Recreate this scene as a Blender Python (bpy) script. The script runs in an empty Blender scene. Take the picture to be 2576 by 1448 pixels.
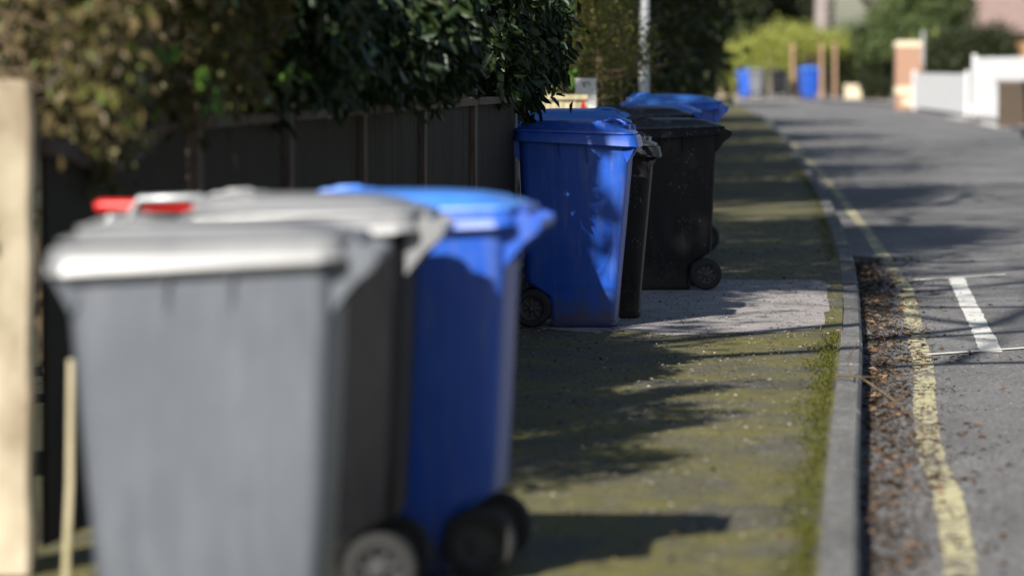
import bpy, math, random
import numpy as np
from mathutils import Vector, Matrix
PI = math.pi
S = bpy.context.scene
COL = S.collection
rng = np.random.default_rng(7)
random.seed(7)

# ------------------------------------------------------------------ camera
F = 12000.0; HC = 1.396; TH = math.atan(577 / F)
cam = bpy.data.cameras.new('camera')
camo = bpy.data.objects.new('camera', cam); COL.objects.link(camo); S.camera = camo
camo.location = (0, 0, HC); camo.rotation_euler = (PI / 2 - TH, 0, 0)
cam.sensor_width = 36; cam.lens = 36 * F / 2576
cam.clip_start = 0.1; cam.clip_end = 5000
cam.dof.use_dof = True; cam.dof.focus_distance = 24.9; cam.dof.aperture_fstop = 2.6
cam.dof.aperture_blades = 9

# ------------------------------------------------------------------ light
AZ = math.radians(23); EL = math.radians(34)      # sun behind the camera, to the left
L = Vector((math.sin(AZ) * math.cos(EL), math.cos(AZ) * math.cos(EL), -math.sin(EL)))
w = bpy.data.worlds.new('World'); S.world = w; w.use_nodes = True
wn = w.node_tree.nodes; bg = wn['Background']
sky = wn.new('ShaderNodeTexSky'); sky.sky_type = 'NISHITA'; sky.sun_disc = False
sky.sun_elevation = EL; sky.sun_rotation = math.atan2(-L.x, -L.y)
w.node_tree.links.new(sky.outputs[0], bg.inputs[0]); bg.inputs[1].default_value = 0.05
sl = bpy.data.lights.new('sun', 'SUN'); sl.energy = 5.0; sl.angle = math.radians(0.53); sl.color = (1, .95, .86)
so = bpy.data.objects.new('sun', sl); COL.objects.link(so)
so.rotation_euler = L.to_track_quat('-Z', 'Y').to_euler(); so.location = (-20, -20, 30)
S.view_settings.view_transform = 'Standard'; S.view_settings.look = 'None'
S.view_settings.exposure = 0.82; S.view_settings.gamma = 1
S.render.resolution_x = 1024; S.render.resolution_y = 575

# ------------------------------------------------------------------ helpers
def ray(x, y):
    u = (x - 1288) / F; v = (724 - y) / F
    return Vector((u, math.cos(TH) + v * math.sin(TH), -math.sin(TH) + v * math.cos(TH)))
def G(x, y, z=0.0):                      # point of the ground seen at (x, y)
    r = ray(x, y); t = (z - HC) / r.z
    return Vector((r.x * t, r.y * t, z))
def P(x, y, Y):                          # point at distance Y seen at (x, y)
    r = ray(x, y); t = Y / r.y
    return Vector((r.x * t, Y, HC + r.z * t))

def tag(o, label=None, cat=None, group=None, kind=None):
    if label: o['label'] = label
    if cat: o['category'] = cat
    if group: o['group'] = group
    if kind: o['kind'] = kind
    return o
def empty(name, loc=(0, 0, 0), rz=0, label=None, cat=None, group=None):
    o = bpy.data.objects.new(name, None); COL.objects.link(o)
    o.location = loc; o.rotation_euler = (0, 0, rz); o.empty_display_size = .2
    return tag(o, label, cat, group)
def link(name, me, mat=None, parent=None):
    o = bpy.data.objects.new(name, me); COL.objects.link(o)
    if parent: o.parent = parent
    if mat:
        if not me.materials: me.materials.append(mat)
        elif me.materials[0] != mat:
            o.material_slots[0].link = 'OBJECT'; o.material_slots[0].material = mat
    return o

class MB:
    def __init__(s): s.v = []; s.f = []
    def add(s, vs, fs):
        n = len(s.v); s.v += [tuple(v) for v in vs]; s.f += [tuple(i + n for i in f) for f in fs]; return s
    def box(s, x0, x1, y0, y1, z0, z1, m=None):
        vs = [Vector((x, y, z)) for z in (z0, z1) for x, y in ((x0, y0), (x1, y0), (x1, y1), (x0, y1))]
        if m is not None: vs = [m @ v for v in vs]
        return s.add(vs, [(3, 2, 1, 0), (4, 5, 6, 7), (0, 1, 5, 4), (1, 2, 6, 5), (2, 3, 7, 6), (3, 0, 4, 7)])
    def loft(s, rings, cap=True, closed=True):
        n = len(rings[0]); vs = [p for r in rings for p in r]; fs = []
        for k in range(len(rings) - 1):
            for i in range(n if closed else n - 1):
                j = (i + 1) % n
                fs.append((k * n + i, k * n + j, (k + 1) * n + j, (k + 1) * n + i))
        if cap:
            fs.append(tuple(range(n - 1, -1, -1))); fs.append(tuple((len(rings) - 1) * n + i for i in range(n)))
        return s.add(vs, fs)
    def tube(s, pts, rad, n=10, cap=True):
        pts = [Vector(p) for p in pts]
        if not hasattr(rad, '__len__'): rad = [rad] * len(pts)
        rings = []; up = None
        for i, p in enumerate(pts):
            t = (pts[min(i + 1, len(pts) - 1)] - pts[max(i - 1, 0)]).normalized()
            if up is None: up = t.orthogonal().normalized()
            up = (up - t * up.dot(t)).normalized(); b = t.cross(up)
            rings.append([p + (up * math.cos(2 * PI * k / n) + b * math.sin(2 * PI * k / n)) * rad[i] for k in range(n)])
        return s.loft(rings, cap)
    def mesh(s, name, smooth=None):
        me = bpy.data.meshes.new(name); me.from_pydata(s.v, [], s.f); me.validate(); me.update()
        if smooth is not None:
            me.shade_smooth(); me.set_sharp_from_angle(angle=math.radians(smooth))
        return me
    def build(s, name, mat, parent=None, smooth=None): return link(name, s.mesh(name, smooth), mat, parent)

def npmesh(name, V, Fa, mat, parent=None):          # Fa: (n, k) array
    me = bpy.data.meshes.new(name); k = Fa.shape[1]
    me.vertices.add(len(V)); me.vertices.foreach_set('co', V.astype(np.float32).ravel())
    me.loops.add(Fa.size); me.loops.foreach_set('vertex_index', Fa.astype(np.int32).ravel())
    me.polygons.add(len(Fa)); me.polygons.foreach_set('loop_start', np.arange(0, Fa.size, k, dtype=np.int32))
    me.polygons.foreach_set('loop_total', np.full(len(Fa), k, dtype=np.int32))
    me.update(calc_edges=True); me.validate()
    return link(name, me, mat, parent)

# ---- materials
def mat(name): 
    m = bpy.data.materials.new(name); m.use_nodes = True
    return m, m.node_tree.nodes, m.node_tree.links, m.node_tree.nodes['Principled BSDF']
def coords(N, K, scale=(1, 1, 1), kind='Object'):
    tc = N.new('ShaderNodeTexCoord'); mp = N.new('ShaderNodeMapping'); mp.inputs['Scale'].default_value = scale
    K.new(tc.outputs[kind], mp.inputs[0]); return mp.outputs[0]
def noise(N, K, co, scale, detail=4, rough=.55, dist=0):
    n = N.new('ShaderNodeTexNoise'); n.inputs['Scale'].default_value = scale; n.inputs['Detail'].default_value = detail
    n.inputs['Roughness'].default_value = rough; n.inputs['Distortion'].default_value = dist
    K.new(co, n.inputs['Vector']); return n.outputs['Fac']
def ramp(N, K, fac, stops):
    r = N.new('ShaderNodeValToRGB'); e = r.color_ramp.elements
    while len(e) < len(stops): e.new(.5)
    for i, (p, c) in enumerate(stops):
        e[i].position = p; e[i].color = (*c, 1) if hasattr(c, '__len__') else (c, c, c, 1)
    K.new(fac, r.inputs[0]); return r.outputs[0]
def mix(N, K, fac, a, b, mode='MIX'):
    m = N.new('ShaderNodeMix'); m.data_type = 'RGBA'; m.blend_type = mode
    for inp, v in ((m.inputs[0], fac), (m.inputs[6], a), (m.inputs[7], b)):
        if hasattr(v, 'is_output'): K.new(v, inp)
        elif hasattr(v, '__len__'): inp.default_value = (*v, 1)
        else: inp.default_value = v
    return m.outputs[2]
def bump(N, K, h, bs, strength=.4, dist=.01):
    b = N.new('ShaderNodeBump'); b.inputs['Strength'].default_value = strength; b.inputs['Distance'].default_value = dist
    K.new(h, b.inputs['Height']); K.new(b.outputs[0], bs.inputs['Normal'])

def simple(name, c1, c2=None, rough=.6, sc=8, bs=.2, stretch=(1, 1, 1), metal=0, spec=.5, bd=.005):
    m, N, K, B = mat(name); co = coords(N, K, stretch)
    n = noise(N, K, co, sc, 6, .6); c2 = c2 or tuple(x * .7 for x in c1)
    K.new(ramp(N, K, n, [(.3, c1), (.7, c2)]), B.inputs['Base Color'])
    B.inputs['Roughness'].default_value = rough; B.inputs['Metallic'].default_value = metal
    B.inputs['Specular IOR Level'].default_value = spec
    if bs: bump(N, K, n, B, bs, bd)
    return m

def plastic(name, base, dust, rough=.34, specks=0.0, dirt=(.06, .05, .035), scratch=.25, bleach=None, dirtlev=.5, drip=.30):
    m, N, K, B = mat(name); co = coords(N, K)
    n1 = noise(N, K, co, 3.5, 5, .6); c = mix(N, K, ramp(N, K, n1, [(.35, 0), (.75, .35)]), base, dust)
    # fine scuffs, stretched across the panel
    s1 = noise(N, K, coords(N, K, (1.2, 1, 16)), 7, 5, .7, 1.2)
    c = mix(N, K, ramp(N, K, s1, [(.66, 0), (.72, scratch)]), c, (.55, .6, .68))
    if specks:
        s2 = noise(N, K, coords(N, K, (1, 1, .5)), 95, 3, .6); s3 = noise(N, K, co, 5, 3)
        k = mix(N, K, 1.0, ramp(N, K, s2, [(.63, 0), (.68, specks)]), ramp(N, K, s3, [(.52, 0), (.62, 1)]), 'MULTIPLY')
        c = mix(N, K, k, c, (.5, .5, .48))
    dr = noise(N, K, coords(N, K, (7, 7, .7)), 3, 5, .7); c = mix(N, K, ramp(N, K, dr, [(.50, 0), (.72, drip)]), c, (.22, .23, .25))
    gr = noise(N, K, coords(N, K, (1, 1, 1)), 2.2, 7, .75); c = mix(N, K, ramp(N, K, gr, [(.52, 0), (.75, .35)]), c, tuple(x * .35 for x in base))
    # mud splashed low on the body
    sep = N.new('ShaderNodeSeparateXYZ'); K.new(co, sep.inputs[0])
    md = N.new('ShaderNodeMath'); md.operation = 'MULTIPLY_ADD'; K.new(noise(N, K, co, 14, 6, .7), md.inputs[0])
    md.inputs[1].default_value = -.55; K.new(sep.outputs[2], md.inputs[2])
    k = ramp(N, K, md.outputs[0], [(0, dirtlev), (.06, 0)]); 
    mr = N.new('ShaderNodeMapRange'); K.new(md.outputs[0], mr.inputs[0])
    mr.inputs[1].default_value = -.22; mr.inputs[2].default_value = -.10; mr.inputs[3].default_value = dirtlev; mr.inputs[4].default_value = 0
    c = mix(N, K, mr.outputs[0], c, dirt)
    K.new(c, B.inputs['Base Color'])
    K.new(ramp(N, K, n1, [(.3, rough), (.7, rough + .16)]), B.inputs['Roughness'])
    B.inputs['Specular IOR Level'].default_value = .5 if sum(base) > .05 else .2
    bump(N, K, noise(N, K, co, 160, 2), B, .06, .001)
    return m

def leafmat(name, cols, rough=.4, trans=.25, spec=.5):
    m, N, K, B = mat(name)
    g = N.new('ShaderNodeNewGeometry')
    stops = [(i / max(1, len(cols) - 1), c) for i, c in enumerate(cols)]
    c = ramp(N, K, g.outputs['Random Per Island'], stops); K.new(c, B.inputs['Base Color'])
    B.inputs['Roughness'].default_value = rough; B.inputs['Specular IOR Level'].default_value = spec
    if trans:
        t = N.new('ShaderNodeBsdfTranslucent'); K.new(mix(N, K, .5, c, (.22, .26, .03)), t.inputs[0])
        ms = N.new('ShaderNodeMixShader'); ms.inputs[0].default_value = trans
        K.new(B.outputs[0], ms.inputs[1]); K.new(t.outputs[0], ms.inputs[2]); K.new(ms.outputs[0], N['Material Output'].inputs[0])
    return m

M = {}
def asphalt(name, lo, hi, moss=False, patch=1.0):
    m, N, K, B = mat(name); co = coords(N, K)
    v = N.new('ShaderNodeTexVoronoi'); v.inputs['Scale'].default_value = 95; K.new(co, v.inputs['Vector'])
    sep = N.new('ShaderNodeSeparateColor'); K.new(v.outputs['Color'], sep.inputs[0])
    c = ramp(N, K, sep.outputs[0], [(0, lo), (.75, hi), (.97, tuple(min(1, x * 1.3) for x in hi)), (1, (.5, .48, .43))])
    big = noise(N, K, coords(N, K, (1, .35, 1)), .9 * patch, 6, .6)
    c = mix(N, K, 1.0, c, ramp(N, K, big, [(.3, .62), (.7, 1.15)]), 'MULTIPLY')
    c = mix(N, K, 1.0, c, ramp(N, K, noise(N, K, co, 45, 5, .8), [(.3, .55), (.7, 1.45)]), 'MULTIPLY')
    if moss:
        mo = noise(N, K, coords(N, K, (.9, .8, 1)), 1.5, 9, .72)
        fine = noise(N, K, co, 26, 5, .7)
        f = mix(N, K, 1.0, ramp(N, K, mo, [(.40, 0), (.58, 1)]), ramp(N, K, fine, [(.36, .15), (.56, 1)]), 'MULTIPLY')
        mc = ramp(N, K, noise(N, K, co, 9, 4), [(.3, (.085, .080, .014)), (.6, (.17, .155, .028)), (.8, (.15, .10, .035))])
        c = mix(N, K, f, c, mc)
        bt = noise(N, K, coords(N, K, (.35, 1, 1)), 30, 4, .75)
        c = mix(N, K, ramp(N, K, bt, [(.66, 0), (.72, .7)]), c, (.17, .13, .08))
    K.new(c, B.inputs['Base Color']); B.inputs['Roughness'].default_value = .78
    B.inputs['Specular IOR Level'].default_value = .35
    md = N.new('ShaderNodeMath'); md.operation = 'ADD'; K.new(v.outputs['Distance'], md.inputs[0]); K.new(noise(N, K, co, 22, 6, .7), md.inputs[1])
    bump(N, K, md.outputs[0], B, .55, .008)
    return m
M['road'] = asphalt('road_asphalt', (.085, .086, .093), (.205, .20, .20))
M['pave'] = asphalt('footway_asphalt', (.045, .045, .040), (.10, .095, .08), moss=True)
def paint(name, col, under, wear):
    m, N, K, B = mat(name); co = coords(N, K, (1, .5, 1))
    n = noise(N, K, co, 20, 8, .78); n2 = noise(N, K, co, 1.6, 3)
    md = N.new('ShaderNodeMath'); md.operation = 'MULTIPLY_ADD'; K.new(n2, md.inputs[0]); md.inputs[1].default_value = .45; K.new(n, md.inputs[2])
    K.new(mix(N, K, ramp(N, K, md.outputs[0], [(wear, 0), (wear + .05, 1)]), col, under), B.inputs['Base Color'])
    B.inputs['Roughness'].default_value = .75; bump(N, K, noise(N, K, co, 120, 3), B, .4, .004)
    return m
M['yellow'] = paint('worn_yellow_paint', (.46, .42, .25), (.12, .11, .10), .72)
M['white'] = paint('worn_white_paint', (.62, .61, .58), (.12, .115, .11), .80)
M['concrete_patch'] = simple('driveway_concrete', (.34, .32, .32), (.20, .185, .18), .85, 7, .8, (1, .7, 1), spec=.3, bd=.01)
M['kerb'] = asphalt('kerb_concrete', (.09, .09, .088), (.17, .17, .168), patch=3.0)
M['soil'] = simple('grass_and_soil', (.06, .065, .025), (.04, .035, .02), .95, 1.5, .6)
M['wood_dark'] = simple('dark_weathered_board', (.038, .027, .016), (.012, .009, .006), .8, 5, .5, (14, 14, 1), spec=.2)
M['post_side'] = simple('weathered_post', (.17, .135, .115), (.075, .05, .04), .85, 9, .4, (4, 4, 1), spec=.2)
M['concrete_post'] = simple('grey_concrete_post', (.34, .34, .36), (.24, .24, .25), .85, 12, .4)
M['post_pale'] = simple('pale_stone_post', (.48, .42, .31), (.17, .13, .08), .85, 4, .5, (1, 1, .6))
M['twig'] = simple('twig_bark', (.17, .12, .07), (.09, .065, .04), .85, 20, .2)
M['bark'] = simple('tree_bark', (.12, .10, .08), (.06, .05, .042), .9, 6, .8, (4, 4, 1), bd=.03)
M['bark_grey'] = simple('grey_tree_bark', (.30, .26, .25), (.18, .155, .15), .9, 5, .8, (4, 4, 1), bd=.03)
M['galv'] = simple('galvanised_steel', (.52, .54, .56), (.34, .36, .38), .42, 6, .1, (3, 3, .6), metal=.55)
M['darkpole'] = simple('dark_painted_steel', (.035, .035, .045), (.025, .025, .03), .5, 6, .1)
M['brick'] = simple('brick_red', (.40, .24, .165), (.30, .175, .12), .85, 30, .3)
M['cream'] = simple('cream_stone', (.68, .58, .42), (.55, .46, .33), .8, 8, .2)
M['whitewood'] = simple('white_painted_wood', (.62, .62, .64), (.50, .51, .53), .55, 4, .1)
M['red'] = simple('red_plastic', (.62, .012, .010), (.45, .01, .01), .4, 6, 0)
M['signwhite'] = simple('white_board', (.80, .80, .76), (.70, .70, .64), .5, 9, .1)
M['signgrey'] = simple('grey_lettering', (.16, .17, .17), (.11, .12, .11), .6, 9, 0)
M['palewood'] = simple('pale_weathered_board', (.46, .39, .27), (.27, .25, .13), .8, 6, .4, (5, 5, 1))
M['timber'] = simple('orange_brown_timber', (.36, .23, .15), (.26, .16, .10), .8, 8, .3, (5, 5, 1))
M['blackgap'] = simple('painted_dark_interior', (.02, .02, .022), (.012, .012, .014), .8, 6, 0)  # near-black colour stands in for the shade inside openings
M['roof'] = simple('pinkish_roof_tile', (.25, .175, .16), (.17, .12, .11), .85, 6, .6)
M['render'] = simple('orange_brick_wall', (.42, .24, .13), (.33, .18, .10), .85, 20, .3)
M['tyre'] = simple('black_rubber', (.018, .018, .018), (.01, .01, .01), .75, 30, .2)
M['hub'] = simple('grey_plastic_hub', (.06, .06, .065), (.035, .035, .04), .5, 12, .1)
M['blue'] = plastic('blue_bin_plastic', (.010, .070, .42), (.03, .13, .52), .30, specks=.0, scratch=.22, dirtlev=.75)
M['bluelid'] = plastic('lit_blue_lid_plastic', (.035, .17, .62), (.10, .30, .76), .24, scratch=.3)  # paler than the body: sun glare on the lid put into the colour
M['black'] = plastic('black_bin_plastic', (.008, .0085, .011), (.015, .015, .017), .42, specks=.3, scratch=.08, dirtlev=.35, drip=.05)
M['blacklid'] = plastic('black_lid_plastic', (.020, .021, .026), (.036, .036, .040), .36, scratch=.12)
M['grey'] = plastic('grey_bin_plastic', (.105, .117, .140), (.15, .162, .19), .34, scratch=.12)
M['shadedgrey'] = plastic('shaded_grey_bin_plastic', (.004, .0042, .006), (.008, .0082, .010), .5, scratch=.03, drip=.02)  # grey bin body whose shade is put into this near-black colour
M['greylid'] = plastic('lit_grey_lid_plastic', (.19, .195, .205), (.26, .26, .265), .22, scratch=.2)  # lightened so lids and rims carry their sun highlight in the colour
M['greenlid'] = plastic('dark_green_lid_plastic', (.040, .045, .032), (.08, .08, .06), .35, scratch=.2)
LM = {
 'laurel': leafmat('laurel_leaf', [(.010, .022, .009), (.016, .034, .012), (.028, .042, .010), (.012, .026, .014)], .42, .06, .35),
 'ivy': leafmat('brown_hedge_leaf', [(.09, .06, .028), (.115, .085, .034), (.035, .027, .016), (.07, .072, .02), (.15, .105, .05), (.10, .14, .022)], .5, .2, .35),
 'sunbush': leafmat('bramble_leaf', [(.10, .14, .02), (.18, .19, .03), (.06, .085, .018), (.13, .09, .04), (.23, .22, .04)], .4, .3, .4),
 'bigleaf': leafmat('broad_green_leaf', [(.06, .15, .015), (.09, .18, .02), (.05, .12, .015)], .35, .3, .5),
 'dark': leafmat('dark_evergreen_leaf', [(.014, .022, .010), (.022, .032, .010), (.032, .038, .012)], .5, .1, .3),
 'yellowgreen': leafmat('yellow_green_leaf', [(.27, .31, .06), (.34, .36, .08), (.21, .25, .05), (.40, .39, .12)], .5, .3, .3),
 'mid': leafmat('mid_green_leaf', [(.075, .12, .04), (.11, .155, .05), (.05, .08, .035), (.15, .18, .06)], .5, .25, .4),
 'litter': leafmat('fallen_leaf', [(.10, .052, .028), (.06, .034, .02), (.17, .095, .05), (.035, .025, .018), (.26, .18, .12), (.05, .03, .02)], .7, .1, .3),
 'crumb': leafmat('leaf_crumb', [(.045, .028, .018), (.025, .019, .014), (.075, .042, .024), (.018, .015, .012), (.12, .08, .05)], .8, 0, .2),
 'grit': leafmat('pale_grit', [(.30, .27, .22), (.18, .14, .09), (.42, .39, .33), (.10, .07, .045), (.24, .17, .09)], .7, 0, .3),
 'moss': leafmat('moss_tuft', [(.060, .064, .012), (.095, .098, .018), (.04, .045, .010)], .7, .2, .2),
}

# ---- leaves
def leaves(name, C, size, mat_, parent=None, aspect=.42, droop=None, jit=.35, six=False, flat=False):
    n = len(C); C = np.asarray(C, float)
    if flat:
        a = rng.uniform(0, 2 * PI, n); d = np.stack([np.cos(a), np.sin(a), rng.normal(0, .18, n)], 1)
        nr = np.stack([rng.normal(0, .3, n), rng.normal(0, .3, n), np.ones(n)], 1)
    else:
        d = rng.normal(size=(n, 3)); nr = rng.normal(size=(n, 3))
        if droop is not None: d = d * jit * 1.6 + np.asarray(droop)
    d /= np.linalg.norm(d, axis=1, keepdims=True)
    nr -= d * (nr * d).sum(1, keepdims=True); nr /= np.linalg.norm(nr, axis=1, keepdims=True) + 1e-9
    sd = np.cross(d, nr)
    s = (size * rng.uniform(.6, 1.3, n))[:, None]; wd = s * aspect * .5
    if six:
        prof = [(0, 0, 0), (.30, 1, .10), (.72, .75, .06), (1.0, 0, -.12), (.72, -.75, .06), (.30, -1, .10)]
        V = np.stack([C + d * s * t + sd * wd * k + nr * s * h for t, k, h in prof], 1).reshape(-1, 3)
        b = np.arange(n)[:, None] * 6
        Fa = np.concatenate([b + np.array([[0, 1, 2, 3]]), b + np.array([[0, 3, 4, 5]])], 1).reshape(-1, 4)
    else:
        prof = [(0, 0, 0), (.5, 1, .12), (1, 0, -.05), (.5, -1, .12)]
        V = np.stack([C + d * s * t + sd * wd * k + nr * s * h for t, k, h in prof], 1).reshape(-1, 3)
        b = np.arange(n)[:, None] * 4
        Fa = np.concatenate([b + np.array([[0, 1, 2]]), b + np.array([[0, 2, 3]])], 1).reshape(-1, 3)
    return npmesh(name, V, Fa, mat_, parent)
def ell_points(ells, nclump, per, spread, fill=.35):
    out = []; vol = np.array([e[1][0] * e[1][1] * e[1][2] for e in ells]) ** .67; vol /= vol.sum()
    for (c, r), f in zip(ells, vol):
        m = max(1, int(nclump * f)); u = rng.normal(size=(m, 3)); u /= np.linalg.norm(u, axis=1, keepdims=True)
        q = np.where(rng.random((m, 1)) < fill, rng.random((m, 1)) ** .5, rng.uniform(.82, 1.08, (m, 1)))
        cc = np.asarray(c) + u * q * np.asarray(r)
        out.append((cc[:, None, :] + rng.normal(0, spread, (m, per, 3))).reshape(-1, 3))
    return np.concatenate(out)
def twigs(mb, starts, direction, length, rad, n=3, wob=.3):
    wd_ = .03 if wob < .15 else .18
    for p in starts:
        p = Vector(p); d = (Vector(direction) + Vector(rng.normal(0, wob, 3))).normalized(); pts = [p]
        for k in range(n):
            d = (d + Vector(rng.normal(0, wd_, 3))).normalized(); p = p + d * length / n; pts.append(p)
        mb.tube(pts, [rad * (1 - .7 * i / n) for i in range(n + 1)], 4)
def branches(mb, p, d, ln, r, depth, spread=.55, up=.12):
    p = Vector(p); d = Vector(d).normalized(); d.z = max(d.z, .12); pts = [p]; rs = [r]
    for k in range(3):
        d = (d + Vector(rng.normal(0, .10, 3)) + Vector((0, 0, up * .4))).normalized(); d.z = max(d.z, .05); p = p + d * ln / 3; pts.append(p); rs.append(r * (1 - .14 * (k + 1)))
    mb.tube(pts, rs, 8 if r > .05 else 4)
    if depth <= 0: return
    for k in range(random.choice((2, 3, 3))):
        dd = (d + Vector(rng.normal(0, spread, 3))).normalized()
        q = pts[-1] if k < 2 else pts[2]
        branches(mb, q, dd, ln * random.uniform(.62, .82), r * .58, depth - 1, spread, up)

# ------------------------------------------------------------------ setting: ground, road, footway, kerb
g = MB().box(-900, 900, -300, 1500, -.6, -.17).build('ground', M['soil']); tag(g, kind='structure')
KV = [(2153, 1448), (2155, 1165), (2165, 900), (2165, 830), (2155, 700), (2130, 600), (2075, 480), (2010, 390), (1960, 330), (1905, 285)]
kp = [G(x, y) for x, y in KV]
d0 = (kp[0] - kp[1]).normalized()
kp = [Vector((kp[0].x + d0.x * 25, kp[0].y + d0.y * 25, 0))] + kp + [Vector((6.9, 150, 0)), Vector((6.0, 166, 0)), Vector((1.5, 174, 0)), Vector((-30, 180, 0))]
def resample(pts, step):
    out = [pts[0].copy()]; acc = 0
    # Catmull-Rom smoothing
    Q = [pts[0] * 2 - pts[1]] + pts + [pts[-1] * 2 - pts[-2]]; dense = []
    for i in range(1, len(Q) - 2):
        for t in np.linspace(0, 1, 24, endpoint=False):
            a, b, c, d = Q[i - 1], Q[i], Q[i + 1], Q[i + 2]
            dense.append(.5 * ((2 * b) + (c - a) * t + (2 * a - 5 * b + 4 * c - d) * t * t + (3 * b - a - 3 * c + d) * t ** 3))
    dense.append(pts[-1])
    for p, q in zip(dense, dense[1:]):
        l = (q - p).length
        while acc + l >= step:
            f = (step - acc) / l; p = p.lerp(q, f); out.append(p.copy()); l = (q - p).length; acc = 0
        acc += l
    return out
def linear_kerb(Y):
    for a, b in zip(kp, kp[1:]):
        if a.y <= Y <= b.y: return a.x + (b.x - a.x) * (Y - a.y) / (b.y - a.y)
    return kp[-1].x
kc = resample(kp, .305)
def offs(pts, o):
    out = []
    for i, p in enumerate(pts):
        t = (pts[min(i + 1, len(pts) - 1)] - pts[max(i - 1, 0)]).normalized(); out.append(p + Vector((t.y, -t.x, 0)) * o)
    return out
def strip(name, A, B_, z, m, kind='structure'):
    mb = MB(); n = len(A)
    mb.add([(p.x, p.y, z) for p in A] + [(p.x, p.y, z) for p in B_], [(i, n + i, n + i + 1, i + 1) for i in range(n - 1)])
    return tag(mb.build(name, m), kind=kind)
RZ = -.105
rr = offs(kc, 5.2)
strip('road', offs(kc, -.02), rr, RZ, M['road'])
# kerb: stones with joints, set a little unevenly
mb = MB(); W = .10
inner = offs(kc, -W)
for i in range(0, len(kc) - 4, 3):
    a, b = kc[i], kc[i + 3]; c, d = inner[i], inner[i + 3]
    if a.y > 150: break
    g_ = .006 / max(.01, (b - a).length); dz = rng.normal(0, .003)
    dropped = G(0, 838).y < a.y < G(0, 690).y
    h = (-.012 if dropped else .006) + dz
    a2, b2, c2, d2 = a.lerp(b, g_), b.lerp(a, g_), c.lerp(d, g_), d.lerp(c, g_)
    n_ = Vector((b.y - a.y, a.x - b.x, 0)).normalized() * .02
    h2 = h; 
    low = [(v.x, v.y, RZ - .05) for v in (a2 + n_ * .5, b2 + n_ * .5, d2, c2)]
    midr = [(v.x, v.y, zz) for v, zz in ((a2 + n_ * .3, h - .02), (b2 + n_ * .3, h2 - .02), (d2, h2 - .004), (c2, h - .004))]
    top = [(v.x, v.y, zz) for v, zz in ((a2 - n_ * .4, h), (b2 - n_ * .4, h2), (d2 + n_ * .2, h2), (c2 + n_ * .2, h))]
    mb.loft([low, midr, top])
ke = mb.build('kerb', M['kerb']); tag(ke, kind='structure')
# property line
def line_x(Y):
    if Y < 25.5: return -2.683 + .109 * Y
    pts = [(25.5, .10), (30, .20), (44, 1.15), (91, 3.75), (150, 6.0), (400, 10)]
    for (a, xa), (b, xb) in zip(pts, pts[1:]):
        if Y <= b: return xa + (xb - xa) * (Y - a) / (b - a)
ic = [p for p in inner if p.y < 150]
pl = [Vector((line_x(p.y) - .25, p.y, 0)) for p in ic]
mbp = MB(); n = len(ic); cols_ = 5
vs = []
for i in range(n):
    for k in range(cols_ + 1):
        q = pl[i].lerp(ic[i] + Vector((.006, 0, 0)), k / cols_); 
        drop = 0 * (k / cols_) ** 3
        vs.append((q.x, q.y, -.004 - drop))
mbp.add(vs, [(i * (cols_ + 1) + k, i * (cols_ + 1) + k + 1, (i + 1) * (cols_ + 1) + k + 1, (i + 1) * (cols_ + 1) + k) for i in range(n - 1) for k in range(cols_)])
tag(mbp.build('pavement', M['pave']), kind='structure')
# driveway crossing: ragged light concrete patch
ya, yb = G(0, 838).y, G(0, 700).y
def kx(Y): return min(ic, key=lambda p: abs(p.y - Y)).x
mb = MB(); cols = []
for X in np.arange(-1.0, 2.02, .04):
    n_ = ya + rng.normal(0, .05) + .20 * math.sin(X * 4 + 1) + .10 * math.sin(X * 13) + .15; f_ = yb + rng.normal(0, .05) + .18 * math.sin(X * 3)
    if X < .1: n_ = 26.1 + (.1 - X) * .3
    lim = [y for y in np.linspace(n_, f_, 30) if kx(y) - .10 - .05 * math.sin(y * 9) > X]
    if len(lim) < 2: continue
    a_, b_ = lim[0], lim[-1]; cols.append([(X, a_ + (b_ - a_) * t, -.0015) for t in np.linspace(0, 1, 9)])
V_ = [p for c in cols for p in c]
mb.add(V_, [(i * 9 + k, (i + 1) * 9 + k, (i + 1) * 9 + k + 1, i * 9 + k + 1) for i in range(len(cols) - 1) for k in range(8)])
tag(mb.build('driveway', M['concrete_patch']), kind='structure')
# far footways and right-hand side
rp = [p for p in rr if p.y < 176]
strip('far_pavement', [p + Vector((.0, 0, 0)) for p in rp], [p + Vector((1.7, 0, 0)) for p in rp], RZ + .05, M['concrete_patch'])
# painted markings
def band(name, pts, w_, z, m, wig=0, vert=True):
    c = [G(x, y, RZ) for x, y in pts]; c = resample(c, .12) if len(c) > 2 else [c[0].lerp(c[1], t) for t in np.linspace(0, 1, 40)]
    A = offs(c, -w_ / 2); B_ = offs(c, w_ / 2)
    j = rng.normal(0, wig, (len(c), 2))
    A = [a + Vector((j[i, 0], 0, 0)) for i, a in enumerate(A)]; B_ = [b + Vector((j[i, 1], 0, 0)) for i, b in enumerate(B_)]
    return strip(name, A, B_, z, m)
YL = [(2420, 1448), (2385, 1250), (2350, 1165), (2334, 1090), (2326, 1010), (2327, 950), (2319, 900), (2303, 845), (2293, 790), (2277, 730), (2250, 688), (2213, 630), (2180, 582), (2150, 545), (2110, 490), (2068, 440), (2035, 405), (2005, 375), (1980, 350)]
band('yellow_line', YL, .10, RZ + .003, M['yellow'], .004)
band('white_line', [(2405, 700), (2495, 886)], .11, RZ + .003, M['white'], .004)
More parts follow.
